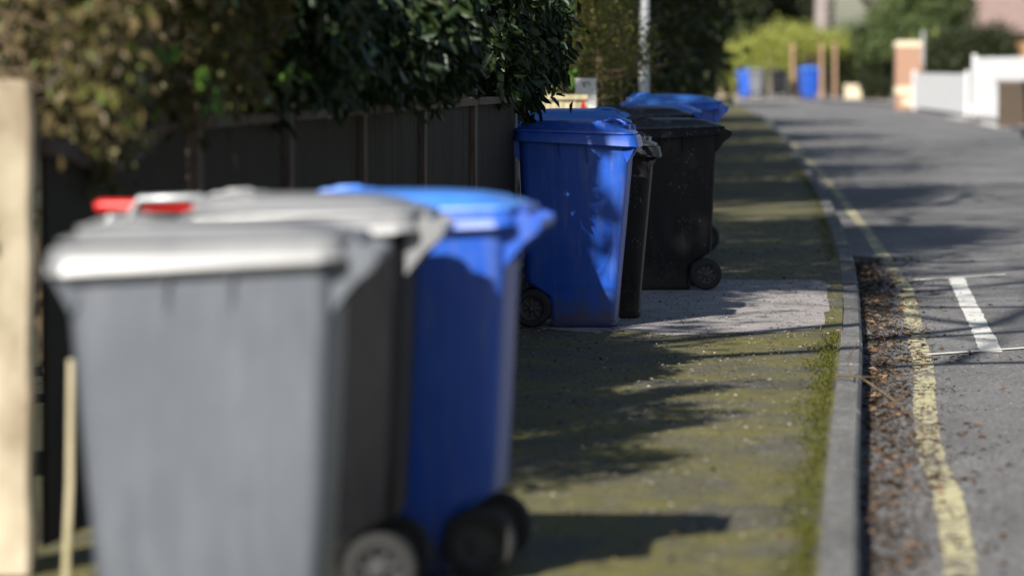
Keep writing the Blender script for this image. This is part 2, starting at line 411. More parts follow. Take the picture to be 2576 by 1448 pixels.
def cross(name, a, b, w_):
    A = G(*a, RZ); B_ = G(*b, RZ); A2 = A + Vector((0, w_, 0)); B2 = B_ + Vector((0, w_, 0))
    c = [A.lerp(B_, t) for t in np.linspace(0, 1, 12)]; d = [A2.lerp(B2, t) for t in np.linspace(0, 1, 12)]
    mb = MB(); n = 12; mb.add([(p.x, p.y, RZ + .006) for p in c + d], [(i, i + 1, n + i + 1, n + i) for i in range(n - 1)])
    tag(mb.build(name, M['white']), kind='structure')
for q_ in (((2395, 295), (2440, 302)), ((2475, 308), (2530, 322))): band('white_line', list(q_), .45, RZ + .008, M['white'], .03)
cross('white_crossbar', (2300, 707), (2532, 693), .13)
cross('white_crossbar', (2335, 895), (2640, 874), .10)

# ------------------------------------------------------------------ litter
def scatter(name, n, Yr, fx, size, m, zoff, aspect=.6, z=None, flat=True, label=None, cat=None):
    Y = rng.uniform(*Yr, n) if not callable(Yr) else Yr(n)
    X = np.array([fx(y) for y in Y]); Z = np.full(n, zoff) if z is None else np.array([z(x, y) for x, y in zip(X, Y)])
    o = leaves(name, np.stack([X, Y, Z], 1), size, m, None, aspect, flat=flat)
    return tag(o, label, cat, kind='stuff')
def KX(Y): return float(np.interp(Y, [p.y for p in kc[:700]], [p.x for p in kc[:700]]))
def gut(y):
    c_ = .5 + .5 * math.sin(y * 1.9) * math.sin(y * .83 + 1)
    return KX(y) + .03 + abs(rng.normal(0, .05 + .20 * c_)) * (1 if rng.random() < .85 else 2.2)
def gz(x, y): return RZ + .004 + max(0, rng.normal(0, 1)) * .012 * max(0, 1 - (x - KX(y)) / .3)
scatter('leaf_litter', 1500, (12, 36), gut, .045, LM['litter'], 0, .6, gz, True, 'brown fallen leaves drifted in the gutter against the kerb', 'fallen leaves')
scatter('leaf_crumbs', 12000, (12, 36), lambda y: KX(y) + .02 + abs(rng.normal(0, .09 + .17 * abs(math.sin(y * 1.1 + .5) * math.sin(y * 2.7)))), .015, LM['crumb'], 0, .7, gz, True, 'crumbled leaf debris along the gutter and yellow line', 'leaf debris')
scatter('road_grit', 5000, (12, 45), lambda y: KX(y) + rng.uniform(.05, 3.2), .010, LM['grit'], RZ + .004, .8, None, True, 'scattered pale grit and crumbs on the asphalt road', 'grit')
scatter('pavement_debris', 8000, (12, 40), lambda y: rng.uniform(line_x(y) + .03, KX(y) - .13), .018, LM['grit'], .004, .45, None, True, 'pale grit, needles and twig bits on the mossy pavement', 'debris')
scatter('pavement_leaves', 260, (12, 40), lambda y: rng.uniform(line_x(y) + .03, KX(y) - .13), .035, LM['litter'], .006, .5, None, True, 'few dry brown leaves lying on the mossy pavement', 'fallen leaves')
def mossx(y): return KX(y) - .12 - abs(rng.normal(0, .02 + .03 * (1 + math.sin(y * 3.1) * math.sin(y * 1.3 + 2))))
scatter('kerb_moss', 6500, lambda n: np.concatenate([rng.uniform(12, 24.2, int(n * .75)), rng.uniform(33, 60, n - int(n * .75))]), mossx, .016, LM['moss'], 0, .5,
        lambda x, y: rng.uniform(0, .012), False, 'bright green moss growing along the back of the kerb', 'moss')
# a fallen bare twig lying over the kerb
mb = MB(); p0 = G(2105, 955); p1 = G(2165, 965); p2 = G(2255, 1010, RZ + .05); p3 = G(2350, 1090, RZ + .02)
p0.z = .02; p1.z = .03
mb.tube([p0, p1, p2, p3], [.006, .005, .004, .002], 6)
mb.tube([p1, p1 + Vector((.06, -.3, .02)), p1 + Vector((.10, -.5, -.02))], [.003, .002, .001], 5)
mb.tube([p1 - Vector((.04, 0, 0)), p1 + Vector((-.03, .4, .05)), p1 + Vector((.04, .75, .10))], [.004, .003, .002], 5)
tag(mb.build('fallen_twig', M['twig']), 'thin forked twig lying across the kerb into the gutter', 'twig')

# ------------------------------------------------------------------ wheelie bins
def rrect(x0, x1, hy, r, z, n=6, zf=None):
    pts = []
    for cx, cy, a0 in ((x1 - r, hy - r, 0), (x0 + r, hy - r, 90), (x0 + r, -hy + r, 180), (x1 - r, -hy + r, 270)):
        for k in range(n + 1):
            a = math.radians(a0 + 90 * k / n); x = cx + r * math.cos(a); y = cy + r * math.sin(a)
            pts.append(Vector((x, y, z + (zf(x) if zf else 0))))
    return pts
rimf = lambda x: -.034 * (x + .3) / .6          # the rim falls towards the front
def bin_meshes():
    D = {}
    mb = MB(); R = []
    for z, x0, x1, hy, r in ((0, -.13, .205, .205, .03), (.012, -.135, .215, .215, .035), (.03, -.135, .215, .215, .035), (.034, -.13, .208, .208, .035), (.16, -.15, .217, .212, .04), (.20, -.21, .220, .217, .04), (.235, -.262, .223, .22, .04),
                              (.5, -.275, .247, .238, .045), (.80, -.288, .274, .255, .05)):
        R.append(rrect(x0, x1, hy, r, z))
    R.append(rrect(-.293, .282, .262, .05, .93, zf=lambda x: rimf(x) * .6))
    R.append(rrect(-.295, .288, .266, .05, .980, zf=rimf))
    mb.loft(R)
    D['body'] = mb.mesh('bin_body', 40)
    rim2 = lambda x: rimf(x) * .55
    wv = lambda x: rimf(x) + .004 * math.cos(x * 42)
    mb = MB(); mb.loft([rrect(-.318, .330, .292, .055, .966, 16, zf=wv), rrect(-.322, .334, .297, .055, .971, 16, zf=wv), rrect(-.312, .322, .284, .055, 1.008, 16, zf=rim2),
                        rrect(-.305, .314, .277, .05, 1.015, 16, zf=rim2), rrect(-.29, .30, .262, .05, 1.016, 16, zf=rim2)])
    D['rim'] = mb.mesh('bin_rim', 30)
    # side ribs and front corner gussets
    for s in (-1, 1):
        mb = MB()
        mb.add([(-.004, .268 * s, .982), (.004, .268 * s, .982), (.004, s * .249, .84), (-.004, s * .249, .84), (-.004, s * .290, .982), (.004, s * .290, .982)],
               [(0, 4, 5, 1), (4, 3, 2, 5), (0, 3, 4), (1, 5, 2), (0, 1, 2, 3)])
        D['rib', s] = mb.mesh('bin_rib')
        mb = MB(); yy = .262; xa = .262; xb = .318
        mb.add([(xa - .03, s * yy, .95), (xb, s * (yy + .015), .945), (.270, s * .258, .855), (xa - .03, s * (yy - .02), .95), (xb - .005, s * yy, .945), (.262, s * .235, .855)],
               [(0, 1, 2), (3, 5, 4), (0, 2, 5, 3), (1, 4, 5, 2), (0, 3, 4, 1)])
        D['gusset', s] = mb.mesh('bin_gusset')
    # lid
    mb = MB(); dome = lambda x: .022 * max(0, 1 - ((x - .05) / .36) ** 4) - .012
    R = [rrect(-.318, .300, .268, .05, 1.014, zf=rim2), rrect(-.324, .306, .273, .055, 1.019, zf=rim2), rrect(-.322, .303, .270, .055, 1.029, zf=rim2),
         rrect(-.302, .284, .252, .06, 1.038, zf=rim2), rrect(-.284, .250, .228, .07, 1.042, zf=lambda x: rimf(x) * .3 + dome(x) * .1),
         rrect(-.270, .232, .210, .07, 1.054, zf=lambda x: dome(x) * .6), rrect(-.22, .19, .17, .07, 1.060, zf=dome), rrect(-.14, .10, .10, .06, 1.064, zf=dome)]
    mb.loft(R)
    D['lid'] = mb.mesh('bin_lid', 28)
    # lid grip: two loops at the front and a lip between
    mb = MB(); mb.tube([(.13, 0, 1.035), (.135, 0, 1.066), (.155, 0, 1.076), (.212, 0, 1.073), (.240, 0, 1.058), (.246, 0, 1.02)], [.008] * 6, 8)
    mb.box(.107, .137, -.03, .03, 1.04, 1.074)
    D['loop'] = mb.mesh('bin_loop', 50)
    D['lip'] = MB().box(.225, .275, -.12, .12, 1.025, 1.050).mesh('bin_lip')
    # rear handle with fins
    mb = MB(); mb.tube([(-.372, -.235, .975), (-.372, .235, .975)], .0165, 12)
    for y in (-.225, -.13, -.04, .04, .13, .225):
        mb.add([(x, y + o, z) for o in (-.005, .005) for x, z in ((-.290, 1.0), (-.345, 1.008), (-.388, .99), (-.380, .955), (-.340, .925), (-.288, .86))],
               [(5, 4, 3, 2, 1, 0), (6, 7, 8, 9, 10, 11)] + [(i, (i + 1) % 6, 6 + (i + 1) % 6, 6 + i) for i in range(6)])
    mb.tube([(-.335, -.20, 1.012), (-.335, .20, 1.012)], .013, 10)
    D['handle'] = mb.mesh('bin_handle', 40)
    # wheel
    def ring(profile, n=36):
        m = MB(); rows = []
        for k in range(n):
            a = 2 * PI * k / n; rows.append([Vector((r * math.cos(a), yy, r * math.sin(a))) for r, yy in profile])
        rows.append(rows[0]); return m.loft(rows, cap=False)
    m = ring([(.060, -.020), (.066, -.026), (.088, -.026), (.097, -.018), (.100, -.006), (.100, .006), (.097, .018), (.088, .026), (.066, .026), (.060, .020), (.060, -.020)])
    D['tyre'] = m.mesh('tyre', 35)
    m = ring([(.052, -.018), (.060, -.024), (.062, -.018), (.061, .018), (.052, .018), (.052, -.018)])
    for k in range(8):
        m.box(.014, .056, -.012, .008, -.006, .006, Matrix.Rotation(2 * PI * k / 8, 4, 'Y'))
    m.tube([(0, -.028, 0), (0, -.02, 0), (0, .02, 0)], [.012, .019, .019], 16)
    m.tube([(0, .010, 0), (0, .014, 0)], [.056, .056], 32)
    D['hub'] = m.mesh('wheel_rim', 35)
    D['axle'] = MB().tube([(-.223, -.26, .10), (-.223, .26, .10)], .010, 10).mesh('axle', 40)
    return D
BD = bin_meshes()
def make_bin(label, kind, lidkind, x, Y, front, rot=0, s=1.0, group=None, z=0, Xabs=None, dark=False, sx=1.0, lk=1.0):
    X = (x - 1288) / F * Y if Xabs is None else Xabs
    rz = math.radians(rot) + (0 if front > 0 else PI)
    e = empty('wheelie_bin', (X, Y, z), rz, label, 'wheelie bin', group); e.scale = (s * sx, s * sx, s)
    bmat, lmat = M[kind], M[lidkind]
    b = link('body', BD['body'], bmat, e)
    for sg in (-1, 1):
        for x_ in (-.075, .065):
            o = link('rib', BD['rib', sg], bmat, b); o.location = (x_, 0, rimf(x_))
        link('gusset', BD['gusset', sg], bmat, b)
    link('rim', BD['rim'], lmat if 'grey' in kind else bmat, e)  # grey bins take the highlight-pale lid colour on the rim
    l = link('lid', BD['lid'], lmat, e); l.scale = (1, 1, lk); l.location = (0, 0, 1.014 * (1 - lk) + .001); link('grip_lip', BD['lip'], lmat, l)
    for sg in (-1, 1): link('grip_loop', BD['loop'], lmat, l).location = (0, sg * .16, 0)
    link('rear_handle', BD['handle'], lmat if kind == 'shadedgrey' else bmat, e); link('axle', BD['axle'], M['galv'], e)
    for sg in (-1, 1):
        wh = empty('wheel', (-.223, sg * .255, .10)); wh.parent = e
        if sg > 0: wh.rotation_euler = (0, .3, PI)
        link('tyre', BD['tyre'], M['tyre'], wh); link('hub', BD['hub'], M['hub'], wh)
    return e
gN, gM, gF = 'wheelie bins in the near row', 'wheelie bins by the driveway', 'wheelie bins at the far end of the road'
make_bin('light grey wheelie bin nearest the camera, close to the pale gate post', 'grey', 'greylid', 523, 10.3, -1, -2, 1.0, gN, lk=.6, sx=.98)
make_bin('wheelie bin with grey lid and shade-darkened body between nearest grey bin and blue bin', 'shadedgrey', 'greylid', 760, 12.32, -1, -3, .985, gN, lk=.85)
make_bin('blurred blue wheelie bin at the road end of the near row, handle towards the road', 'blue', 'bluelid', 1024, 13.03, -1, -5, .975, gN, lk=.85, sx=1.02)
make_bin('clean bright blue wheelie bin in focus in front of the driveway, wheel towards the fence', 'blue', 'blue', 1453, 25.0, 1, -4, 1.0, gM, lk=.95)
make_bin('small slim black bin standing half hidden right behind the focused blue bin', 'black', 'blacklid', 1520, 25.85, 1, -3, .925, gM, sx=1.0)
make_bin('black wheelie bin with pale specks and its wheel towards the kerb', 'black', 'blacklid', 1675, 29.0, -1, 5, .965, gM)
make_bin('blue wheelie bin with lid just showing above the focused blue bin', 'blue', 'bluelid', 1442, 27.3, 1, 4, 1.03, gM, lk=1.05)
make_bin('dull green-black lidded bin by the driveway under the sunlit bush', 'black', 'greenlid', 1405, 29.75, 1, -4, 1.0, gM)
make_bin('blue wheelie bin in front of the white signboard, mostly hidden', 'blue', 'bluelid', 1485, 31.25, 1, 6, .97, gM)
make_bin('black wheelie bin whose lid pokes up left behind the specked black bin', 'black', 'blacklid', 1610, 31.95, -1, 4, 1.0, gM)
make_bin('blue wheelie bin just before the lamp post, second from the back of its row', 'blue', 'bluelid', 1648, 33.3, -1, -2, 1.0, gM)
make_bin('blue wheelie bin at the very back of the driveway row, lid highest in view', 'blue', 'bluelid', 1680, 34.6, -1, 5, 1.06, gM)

# ------------------------------------------------------------------ trolley, stake
tr = empty('shopping_trolley', (-.95, 12.87, -.045), 0, 'metal trolley with a red handle behind the grey bins', 'trolley')
mb = MB()
for X in (-.13, .17):
    mb.tube([(X, .28, .12), (X, .05, .45), (X, -.10, .85), (X * 1.03, -.13, 1.0), (X * .9, -.10, 1.035)], [.011] * 5, 8)
    mb.tube([(X, -.12, .12), (X, .05, .45)], .010, 8)
mb.tube([(-.13, .28, .13), (.17, .28, .13)], .009, 8); mb.tube([(-.07, -.14, .92), (-.065, -.15, 1.03), (-.045, -.15, 1.066), (.12, -.15, 1.072), (.17, -.13, 1.0)], .011, 8); mb.build('frame', M['galv'], tr, 50)
mb = MB(); mb.tube([(-.165, -.12, 1.045), (-.15, -.12, 1.047), (.185, -.12, 1.047), (.20, -.12, 1.045)], [.012, .018, .018, .012], 12); mb.build('handle', M['red'], tr, 50)
mb = MB()
for k in range(8):
    z = .45 + k * .05; mb.tube([(-.12, .02, z), (.16, .02, z), (.16, .30, z), (-.12, .30, z), (-.12, .02, z)], .003, 5)
for X in np.linspace(-.12, .16, 8):
    mb.tube([(X, .02, .45), (X, .02, .81)], .003, 5); mb.tube([(X, .30, .45), (X, .30, .81)], .003, 5); mb.tube([(X, .02, .45), (X, .30, .45)], .003, 5)
mb.build('basket', M['galv'], tr)
for X in (-.15, .19):
    for Y in (-.12, .28):
        mb = MB(); mb.tube([(X - .011, Y, .06), (X + .011, Y, .06)], .058, 18); mb.build('wheel', M['tyre'], tr, 40)
p = P(176, 1000, 12.3)
mb = MB(); mb.tube([(p.x + .004, 12.3, .62), (p.x, 12.3, .3), (p.x - .015, 12.3, 0)], [.010, .011, .012], 8)
tag(mb.build('wooden_stake', M['palewood']), 'thin pale wooden stake standing left of the nearest grey bin', 'stake')

# ------------------------------------------------------------------ garden fence
fe = empty('garden_fence', (0, 0, 0), 0, 'dark closeboard fence along the inner edge of the pavement', 'fence')
ang = math.atan(.109)
def FM(Y): return Matrix.Translation((line_x(Y), Y, 0)) @ Matrix.Rotation(-ang, 4, 'Z')    # local y runs along the fence, +x faces the road
posts = [15.3 + 1.9 * k for k in range(6)]
def bay(Ya, Yb, par, H=1.2):
    Lb = (Yb - Ya) / math.cos(ang); m = FM(Ya); mb = MB(); n = int(Lb / .105)
    for i in range(n):
        y0 = .04 + (Lb - .06) * i / n; y1 = y0 + (Lb - .06) / n - .005; t = rng.uniform(.001, .003); dz = rng.normal(0, .004)
        vs = [(-.025 + rng.normal(0, .001), y0, .10), (-.025 + .006, y1, .10), (-.012 + .004, y1, .10), (-.010 + t, y0, .10)]
        vs = [m @ Vector(v) for v in vs]; top = [v + Vector((0, 0, H - .13 + dz)) for v in vs]
        mb.add(vs + top, [(3, 2, 1, 0), (4, 5, 6, 7), (0, 1, 5, 4), (1, 2, 6, 5), (2, 3, 7, 6), (3, 0, 4, 7)])
    mb.build('board_panel', M['wood_dark'], par)
    MB().box(-.045, .028, .03, Lb - .03, H - .028, H + .004, m).build('capping_rail', M['post_side'], par)
    MB().box(-.03, .012, .03, Lb - .03, 0, .098, m).build('gravel_board', M['post_side'], par)
for a, b in zip(posts, posts[1:]): bay(a, b, fe)
for Y in posts[:-1]:
    MB().box(-.08, .016, -.05, .05, 0, 1.25, FM(Y)).build('post', M['post_side'], fe)
m_ = Matrix.Translation((.012, 25.62, 0)) @ Matrix.Rotation(-ang, 4, 'Z')
MB().box(-.055, .012, -.045, .045, 0, 1.27, m_).build('end_post', M['concrete_post'], fe)['label'] = 'grey concrete end post at the driveway'
MB().box(-.03, -.005, -.86, -.05, .1, 1.17, m_).build('board_panel', M['wood_dark'], fe)
fe2 = empty('garden_fence', (0, 0, 0), 0, 'dark closeboard fence on the camera side of the pale gate post', 'fence')
for a in (3.5, 5.4, 7.3, 9.2):
    bay(a, a + 1.78, fe2); MB().box(-.08, .036, -.05, .05, 0, 1.25, FM(a)).build('post', M['post_side'], fe2)
# gate with a dipping top rail
gt = empty('garden_gate', (0, 0, 0), 0, 'dark wooden gate with a dipped curved top between pale post and fence', 'gate')
Ya, Yb = 13.03, 15.2; Lg = (Yb - Ya) / math.cos(ang); m = FM(Ya); n = 19
top = lambda t: float(np.interp(t, [0, .12, .28, .42, .6, .8, 1], [1.135, 1.115, 1.075, 1.065, 1.10, 1.17, 1.215]))
mb = MB()
for i in range(n):
    y0 = Lg * i / n + .003; y1 = Lg * (i + 1) / n - .003; h0, h1 = top(i / n), top((i + 1) / n)
    vs = [m @ Vector(v) for v in ((-.03, y0, .06), (-.03, y1, .06), (-.012, y1, .06), (-.012, y0, .06), (-.03, y0, h0), (-.03, y1, h1), (-.012, y1, h1), (-.012, y0, h0))]
    mb.add(vs, [(3, 2, 1, 0), (4, 5, 6, 7), (0, 1, 5, 4), (1, 2, 6, 5), (2, 3, 7, 6), (3, 0, 4, 7)])
mb.build('board_panel', M['wood_dark'], gt)
mb = MB(); rings = []
for i in range(33):
    t = i / 32; h = top(t); rings.append([m @ Vector(v) for v in ((-.05, Lg * t, h - .002), (.012, Lg * t, h - .002), (.012, Lg * t, h + .05), (-.05, Lg * t, h + .05))])
mb.loft(rings); mb.build('curved_rail', M['post_side'], gt)
# pale gate post, weathered, near left
pr = P(88, 300, 12.95); mb = MB(); rings = []
for k in range(12):
    z = 1.325 * k / 11; wv = .004 * math.sin(k * 2.1); lean = -.010 * (1 - k / 11)
    x1 = pr.x + lean + wv; rings.append([Vector((x, y, z)) for x, y in ((x1 - .19, 12.86), (x1 - .012, 12.86), (x1, 12.872), (x1, 13.02), (x1 - .19, 13.02))])
rings.append([Vector((p_.x * 1, p_.y, 1.34)) + (Vector((sum(q.x for q in rings[-1]) / 5, 12.94, 1.34)) - Vector((p_.x, p_.y, 1.34))) * .15 for p_ in rings[-1]])
mb.loft(rings); tag(mb.build('gate_post', M['post_pale']), 'pale weathered gate post in full sun at the left edge', 'post')

# ------------------------------------------------------------------ hedges along the line
def line_off(Y, o): return line_x(Y) + o
# laurel hedge
la = empty('laurel_hedge', (-.6, 20, 0), 0, 'dark glossy laurel hedge hanging over the fence', 'hedge')
C = []
for k in range(1500):
    Y = rng.uniform(16.3, 25.6); edge = .16 + .10 * math.sin(Y * 1.7) + .06 * math.sin(Y * 5.1)
    z = rng.uniform(1.18, 2.15); 
    if z < 1.33 + .06 * math.sin(Y * 3.3) and rng.random() < .85: continue
    if 21.3 < Y < 24.8 and z > 1.72: z = rng.uniform(1.35, 1.72)
    off = edge - abs(rng.normal(0, .09)) - max(0, (1.42 - z)) * .25 + (z - 1.3) * .10 - max(0, z - 1.68) * 1.5
    Yq = Y
    C.append(np.array([[line_off(Yq, off), Yq, z]]) + rng.normal(0, .06, (32, 3)))
for k in range(800):
    Y = rng.uniform(16.3, 25.3); C.append(np.array([[line_off(Y, rng.uniform(-1.2, -.15)), Y, rng.uniform(1.0, 1.68)]]) + rng.normal(0, .12, (16, 3)))
# end of the hedge by the driveway
for k in range(260):
    z = rng.uniform(1.2, 1.85); C.append(np.array([[rng.uniform(-.9, .16 + .04 * math.sin(z * 9)), 25.75 + rng.normal(0, .1), z]]) + rng.normal(0, .06, (24, 3)))
lo = np.concatenate(C); lo = lo[~((lo[:, 1] < 24.75) & (lo[:, 0] > .35 - .403 * (24.75 - lo[:, 1])) & (lo[:, 1] > 21))]  # leaves cut away along the sun's path to light the focused bin
lo = lo[(lo[:, 2] > 1.245 + .06 * np.sin(lo[:, 1] * 3.1) * np.sin(lo[:, 1] * 7.7) + np.where(rng.random(len(lo)) < .03, -.14, 0)) | (lo[:, 1] > 25.2)] - np.array(la.location)
lo2 = leaves('foliage', lo, .088, LM['laurel'], la, .36, droop=(.25, -.15, -1.0), jit=.42, six=True)
mb = MB(); st = [Vector((line_off(Y, -.5 + rng.normal(0, .15)), Y, .0)) - la.location for Y in np.arange(16.5, 25.5, .7)]
twigs(mb, st, (.0, 0, 1), 1.6, .03, 5, .02)
twigs(mb, [Vector((line_off(Y, -.4), Y, rng.uniform(1.0, 2.4))) - la.location for Y in rng.uniform(16.5, 25.5, 120)], (.5, 0, .5), .45, .005, 3, .5)
mb.build('stems', M['twig'], la)
# brownish hedge above the gate
iv = empty('gate_hedge', (-1.8, 14.5, 0), 0, 'brown and olive sunlit hedge tumbling over the curved gate', 'hedge')
C = []
for k in range(1000):
    Y = rng.uniform(12.9, 17.2); z = rng.uniform(1.10, 2.6); t = (Y - 13.0) / 2.3
    lowz = 1.21 + .10 * math.sin(Y * 4.0) + .05 * math.sin(Y * 11) + (.10 if Y > 15.2 else 0)
    if z < lowz: continue
    off = .10 + .12 * math.sin(Y * 3) - abs(rng.normal(0, .14)) + (z - 1.3) * .12
    C.append(np.array([[line_off(Y, off), Y, z]]) + rng.normal(0, .042, (22, 3)))
for k in range(300):
    Y = rng.uniform(12.7, 17.0); C.append(np.array([[line_off(Y, rng.uniform(-1.2, -.1)), Y, rng.uniform(1.0, 2.5)]]) + rng.normal(0, .12, (16, 3)))
lo = np.concatenate(C); lo = lo[(lo[:, 1] < 14.9) | (lo[:, 2] > 1.30 + .05 * np.sin(lo[:, 1] * 6))] - np.array(iv.location)
leaves('foliage', lo, .062, LM['ivy'], iv, .42, droop=(.15, -.1, -1), jit=.5)
mb = MB(); twigs(mb, [Vector((line_off(Y, -.25), Y, rng.uniform(1.1, 1.9))) - iv.location for Y in rng.uniform(12.9, 17, 260)], (.45, 0, -.3), .32, .006, 4, .6)
twigs(mb, [Vector((line_off(Y, -.5), Y, 0)) - iv.location for Y in np.arange(13, 17, .5)], (0, 0, 1), 1.6, .025, 5, .02)
mb.build('stems', M['twig'], iv)
C = np.array([[line_off(Y, .2), Y, z] for Y, z in zip(rng.uniform(12.9, 16.5, 46), rng.uniform(1.25, 1.75, 46))]) - np.array(iv.location)
leaves('bright_leaves', C, .075, LM['bigleaf'], iv, .5, droop=(.1, 0, -1), jit=.4, six=True)['label'] = 'scattered bright green leaves'

# sunlit bramble bush beyond the driveway
sb = empty('bramble_bush', (.4, 38, 0), 0, 'sunlit yellow green bramble bush with bare twigs above the white signboard', 'bush')
ells = []
for k in range(16):
    Y = 36.5 + rng.uniform(0, 4.0); x = rng.uniform(1330, 1562); yv = rng.uniform(-140, 190); q = P(x, yv, Y)
    ells.append(((q.x - sb.location.x, q.y - 38, q.z), (.25, .35, .28)))
ells.append(((-.25, 1.2, 1.9), (.6, 1.0, 1.0)))
leaves('foliage', ell_points(ells, 900, 26, .06, .3), .042, LM['sunbush'], sb, .6, droop=(0, 0, -.3), jit=.8)
q = []
for k in range(60):
    p_ = P(rng.uniform(1335, 1440), rng.uniform(0, 235), 36.0 + rng.uniform(-.5, .3)); q.append((p_.x - sb.location.x, p_.y - 38, p_.z))
leaves('broad_leaves', np.array(q), .10, LM['bigleaf'], sb, .6, droop=(.2, 0, -.6), jit=.7, six=True)
mb = MB()
ts = [P(rng.uniform(1400, 1600), rng.uniform(20, 250), 36.6) - sb.location for _ in range(45)]
twigs(mb, ts, (.75, -.2, .35), .5, .0045, 4, .45)
twigs(mb, [Vector((X, rng.uniform(-.5, 1), 0)) for X in np.arange(-.3, .6, .12)], (0, 0, 1), 1.8, .02, 5, .12)
mb.build('stems', M['twig'], sb)

# pale fence panel, signboard and red triangle beyond the driveway
pf = empty('pale_fence', (0, 35.3, 0), 0, 'low pale board fence in dappled sun beyond the driveway bins', 'fence')
a = P(1338, 238, 35.3); b = P(1484, 238, 35.3); mb = MB(); n = 9
for i in range(n):
    x0 = a.x + (b.x - a.x) * i / n; x1 = a.x + (b.x - a.x) * (i + 1) / n - .004; mb.box(x0, x1, -.01 + (i % 2) * .004, .012, .04, a.z - .04)
mb.build('board_panel', M['palewood'], pf); MB().box(a.x - .01, b.x + .01, -.03, .03, a.z - .038, a.z).build('capping_rail', M['palewood'], pf)
for x in (a.x + .02, b.x - .02): MB().box(x - .03, x + .03, .014, .07, 0, a.z - .04).build('post', M['palewood'], pf)
sg = empty('signboard', (0, 35.0, 0), 0, 'white upright signboard half covered by leaves behind the driveway bins', 'sign')
a = P(1447, 197, 35.0); b = P(1500, 197, 35.0)
zt = a.z; zl = P(1447, 236, 35).z
MB().add([(x, y, z) for y in (-.012, .0) for x, z in ((a.x, zl), (b.x - .062, zl), (b.x - .062, .02), (b.x, .02), (b.x, zt), (a.x, zt))],
         [(0, 1, 2, 3, 4, 5), (11, 10, 9, 8, 7, 6)] + [(i, 6 + i, 6 + (i + 1) % 6, (i + 1) % 6) for i in range(6)]).build('board', M['signwhite'], sg)
# faint grey mark near the top: a curl with a leg
mb = MB(); cx = a.x + .085; cz = zt - .045
mb.tube([(cx + .022 * math.cos(t), -.016, cz + .018 * math.sin(t)) for t in np.linspace(-.6, 4.4, 12)], .004, 5)
mb.tube([(cx - .04, -.016, cz + .02), (cx - .015, -.016, cz - .02)], .004, 5)
mb.build('grey_mark', M['signgrey'], sg)
t0 = P(1468, 246, 34.9); t1 = P(1456, 282, 34.9); t2 = P(1476, 282, 34.9); zb = .0
mb = MB(); mb.add([(t1.x, -.006, t1.z), (t2.x, -.006, t2.z), (t0.x, -.006, t0.z), (t1.x, .006, t1.z), (t2.x, .006, t2.z), (t0.x, .006, t0.z)],
                  [(0, 1, 2), (5, 4, 3), (0, 3, 4, 1), (1, 4, 5, 2), (2, 5, 3, 0)])
rt = empty('warning_marker', (0, 34.86, 0), 0, 'small red triangular marker in front of the pale fence', 'marker')
mb.build('triangle', M['red'], rt); MB().tube([(t0.x, .012, 0), (t0.x, .012, t0.z - .03)], .006, 6).build('stake', M['signgrey'], rt)

# ------------------------------------------------------------------ lamp posts
p = P(1620, 300, 43.5)
lp = empty('lamp_post', (p.x, 43.5, 0), 0, 'galvanised grey lamp post rising behind the blue lids', 'lamp post')
mb = MB(); mb.tube([(0, 0, 0), (0, 0, .9), (0, 0, .95), (.003, 0, 1.9), (.003, 0, 6.0)], [.062, .062, .049, .047, .035], 20); mb.build('column', M['galv'], lp, 50)
for z in (1.655, 1.75): MB().tube([(.002, 0, z - .012), (.002, 0, z + .012)], .053, 20).build('band', M['galv'], lp, 50)
mb = MB(); mb.tube([(.003, 0, 5.9), (.1, 0, 6.15), (.5, 0, 6.25)], [.03, .028, .025], 10); mb.tube([(.45, 0, 6.25), (.6, 0, 6.26), (.95, 0, 6.27), (1.02, 0, 6.26)], [.04, .08, .08, .03], 12); mb.build('lantern', M['galv'], lp, 50)
p = P(1755, 250, 74)
dp = empty('dark_pole', (p.x, 74, 0), 0, 'dark slim pole in the shade at the end of the near hedge', 'pole')
MB().tube([(0, 0, 0), (0, 0, 1), (0, 0, 5.5)], [.06, .055, .04], 14).build('shaft', M['darkpole'], dp, 50)
MB().tube([(0, 0, 5.5), (0, 0, 5.56)], [.05, .03], 14).build('cap', M['galv'], dp, 50)

# ------------------------------------------------------------------ dark hedge trees along the line
def tree(name, label, cat, base, trunk_r, h, ells, nclump, per, spread, lsize, lmat, bark, group=None, nb=5, fill=.35, aspect=.6, depth=2):
    e = empty(name, base, 0, label, cat, group)
    mb = MB(); mb.tube([(0, 0, -.2), (0, 0, .3), (.03 * h * .2, 0, h * .5), (0, .02 * h, h)], [trunk_r * 1.3, trunk_r, trunk_r * .8, trunk_r * .45], 12)
    for k in range(nb):
        z = h * (.35 + .6 * k / nb); a = 2.4 * k; branches(mb, (0, 0, z), (math.cos(a), math.sin(a), .55), h * .28, trunk_r * .35, depth)
    mb.build('trunk', bark, e, 60)
    leaves('crown', ell_points(ells, nclump, per, spread, fill), lsize, lmat, e, aspect, droop=(0, 0, -.3), jit=.9)
    return e
gD = 'dark evergreens along the pavement'
dark_labels = ['dark evergreen directly behind the lamp post', 'dark evergreen second beyond the lamp post', 'dark evergreen at the slim dark pole', 'dark evergreen beyond the slim pole overhanging the pavement end', 'last dark evergreen before the road bends away']
for k, Y in enumerate((47, 57, 69, 84, 104)):
    X = line_x(Y) - .9
    el = [((0, 0, 2.2), (1.15, 3.2 + k * .7, 2.3)), ((.2, 1.0, 4.2), (1.7, 3.4, 2.2)), ((-.6, -1.5, 3.2), (1.3, 3.0, 2.4)), ((-1.5, 0, 2.5), (1.5, 4, 2.6)), ((.25, 3 + k * .5, 3.0), (1.25, 2.5 + k * .5, 2.0))]
    tree('evergreen_tree', dark_labels[k], 'tree', (X, Y, 0), .16, 4.2, el, 900, 18, .16, .15 + .02 * k, LM['dark'], M['bark'], gD, 0)

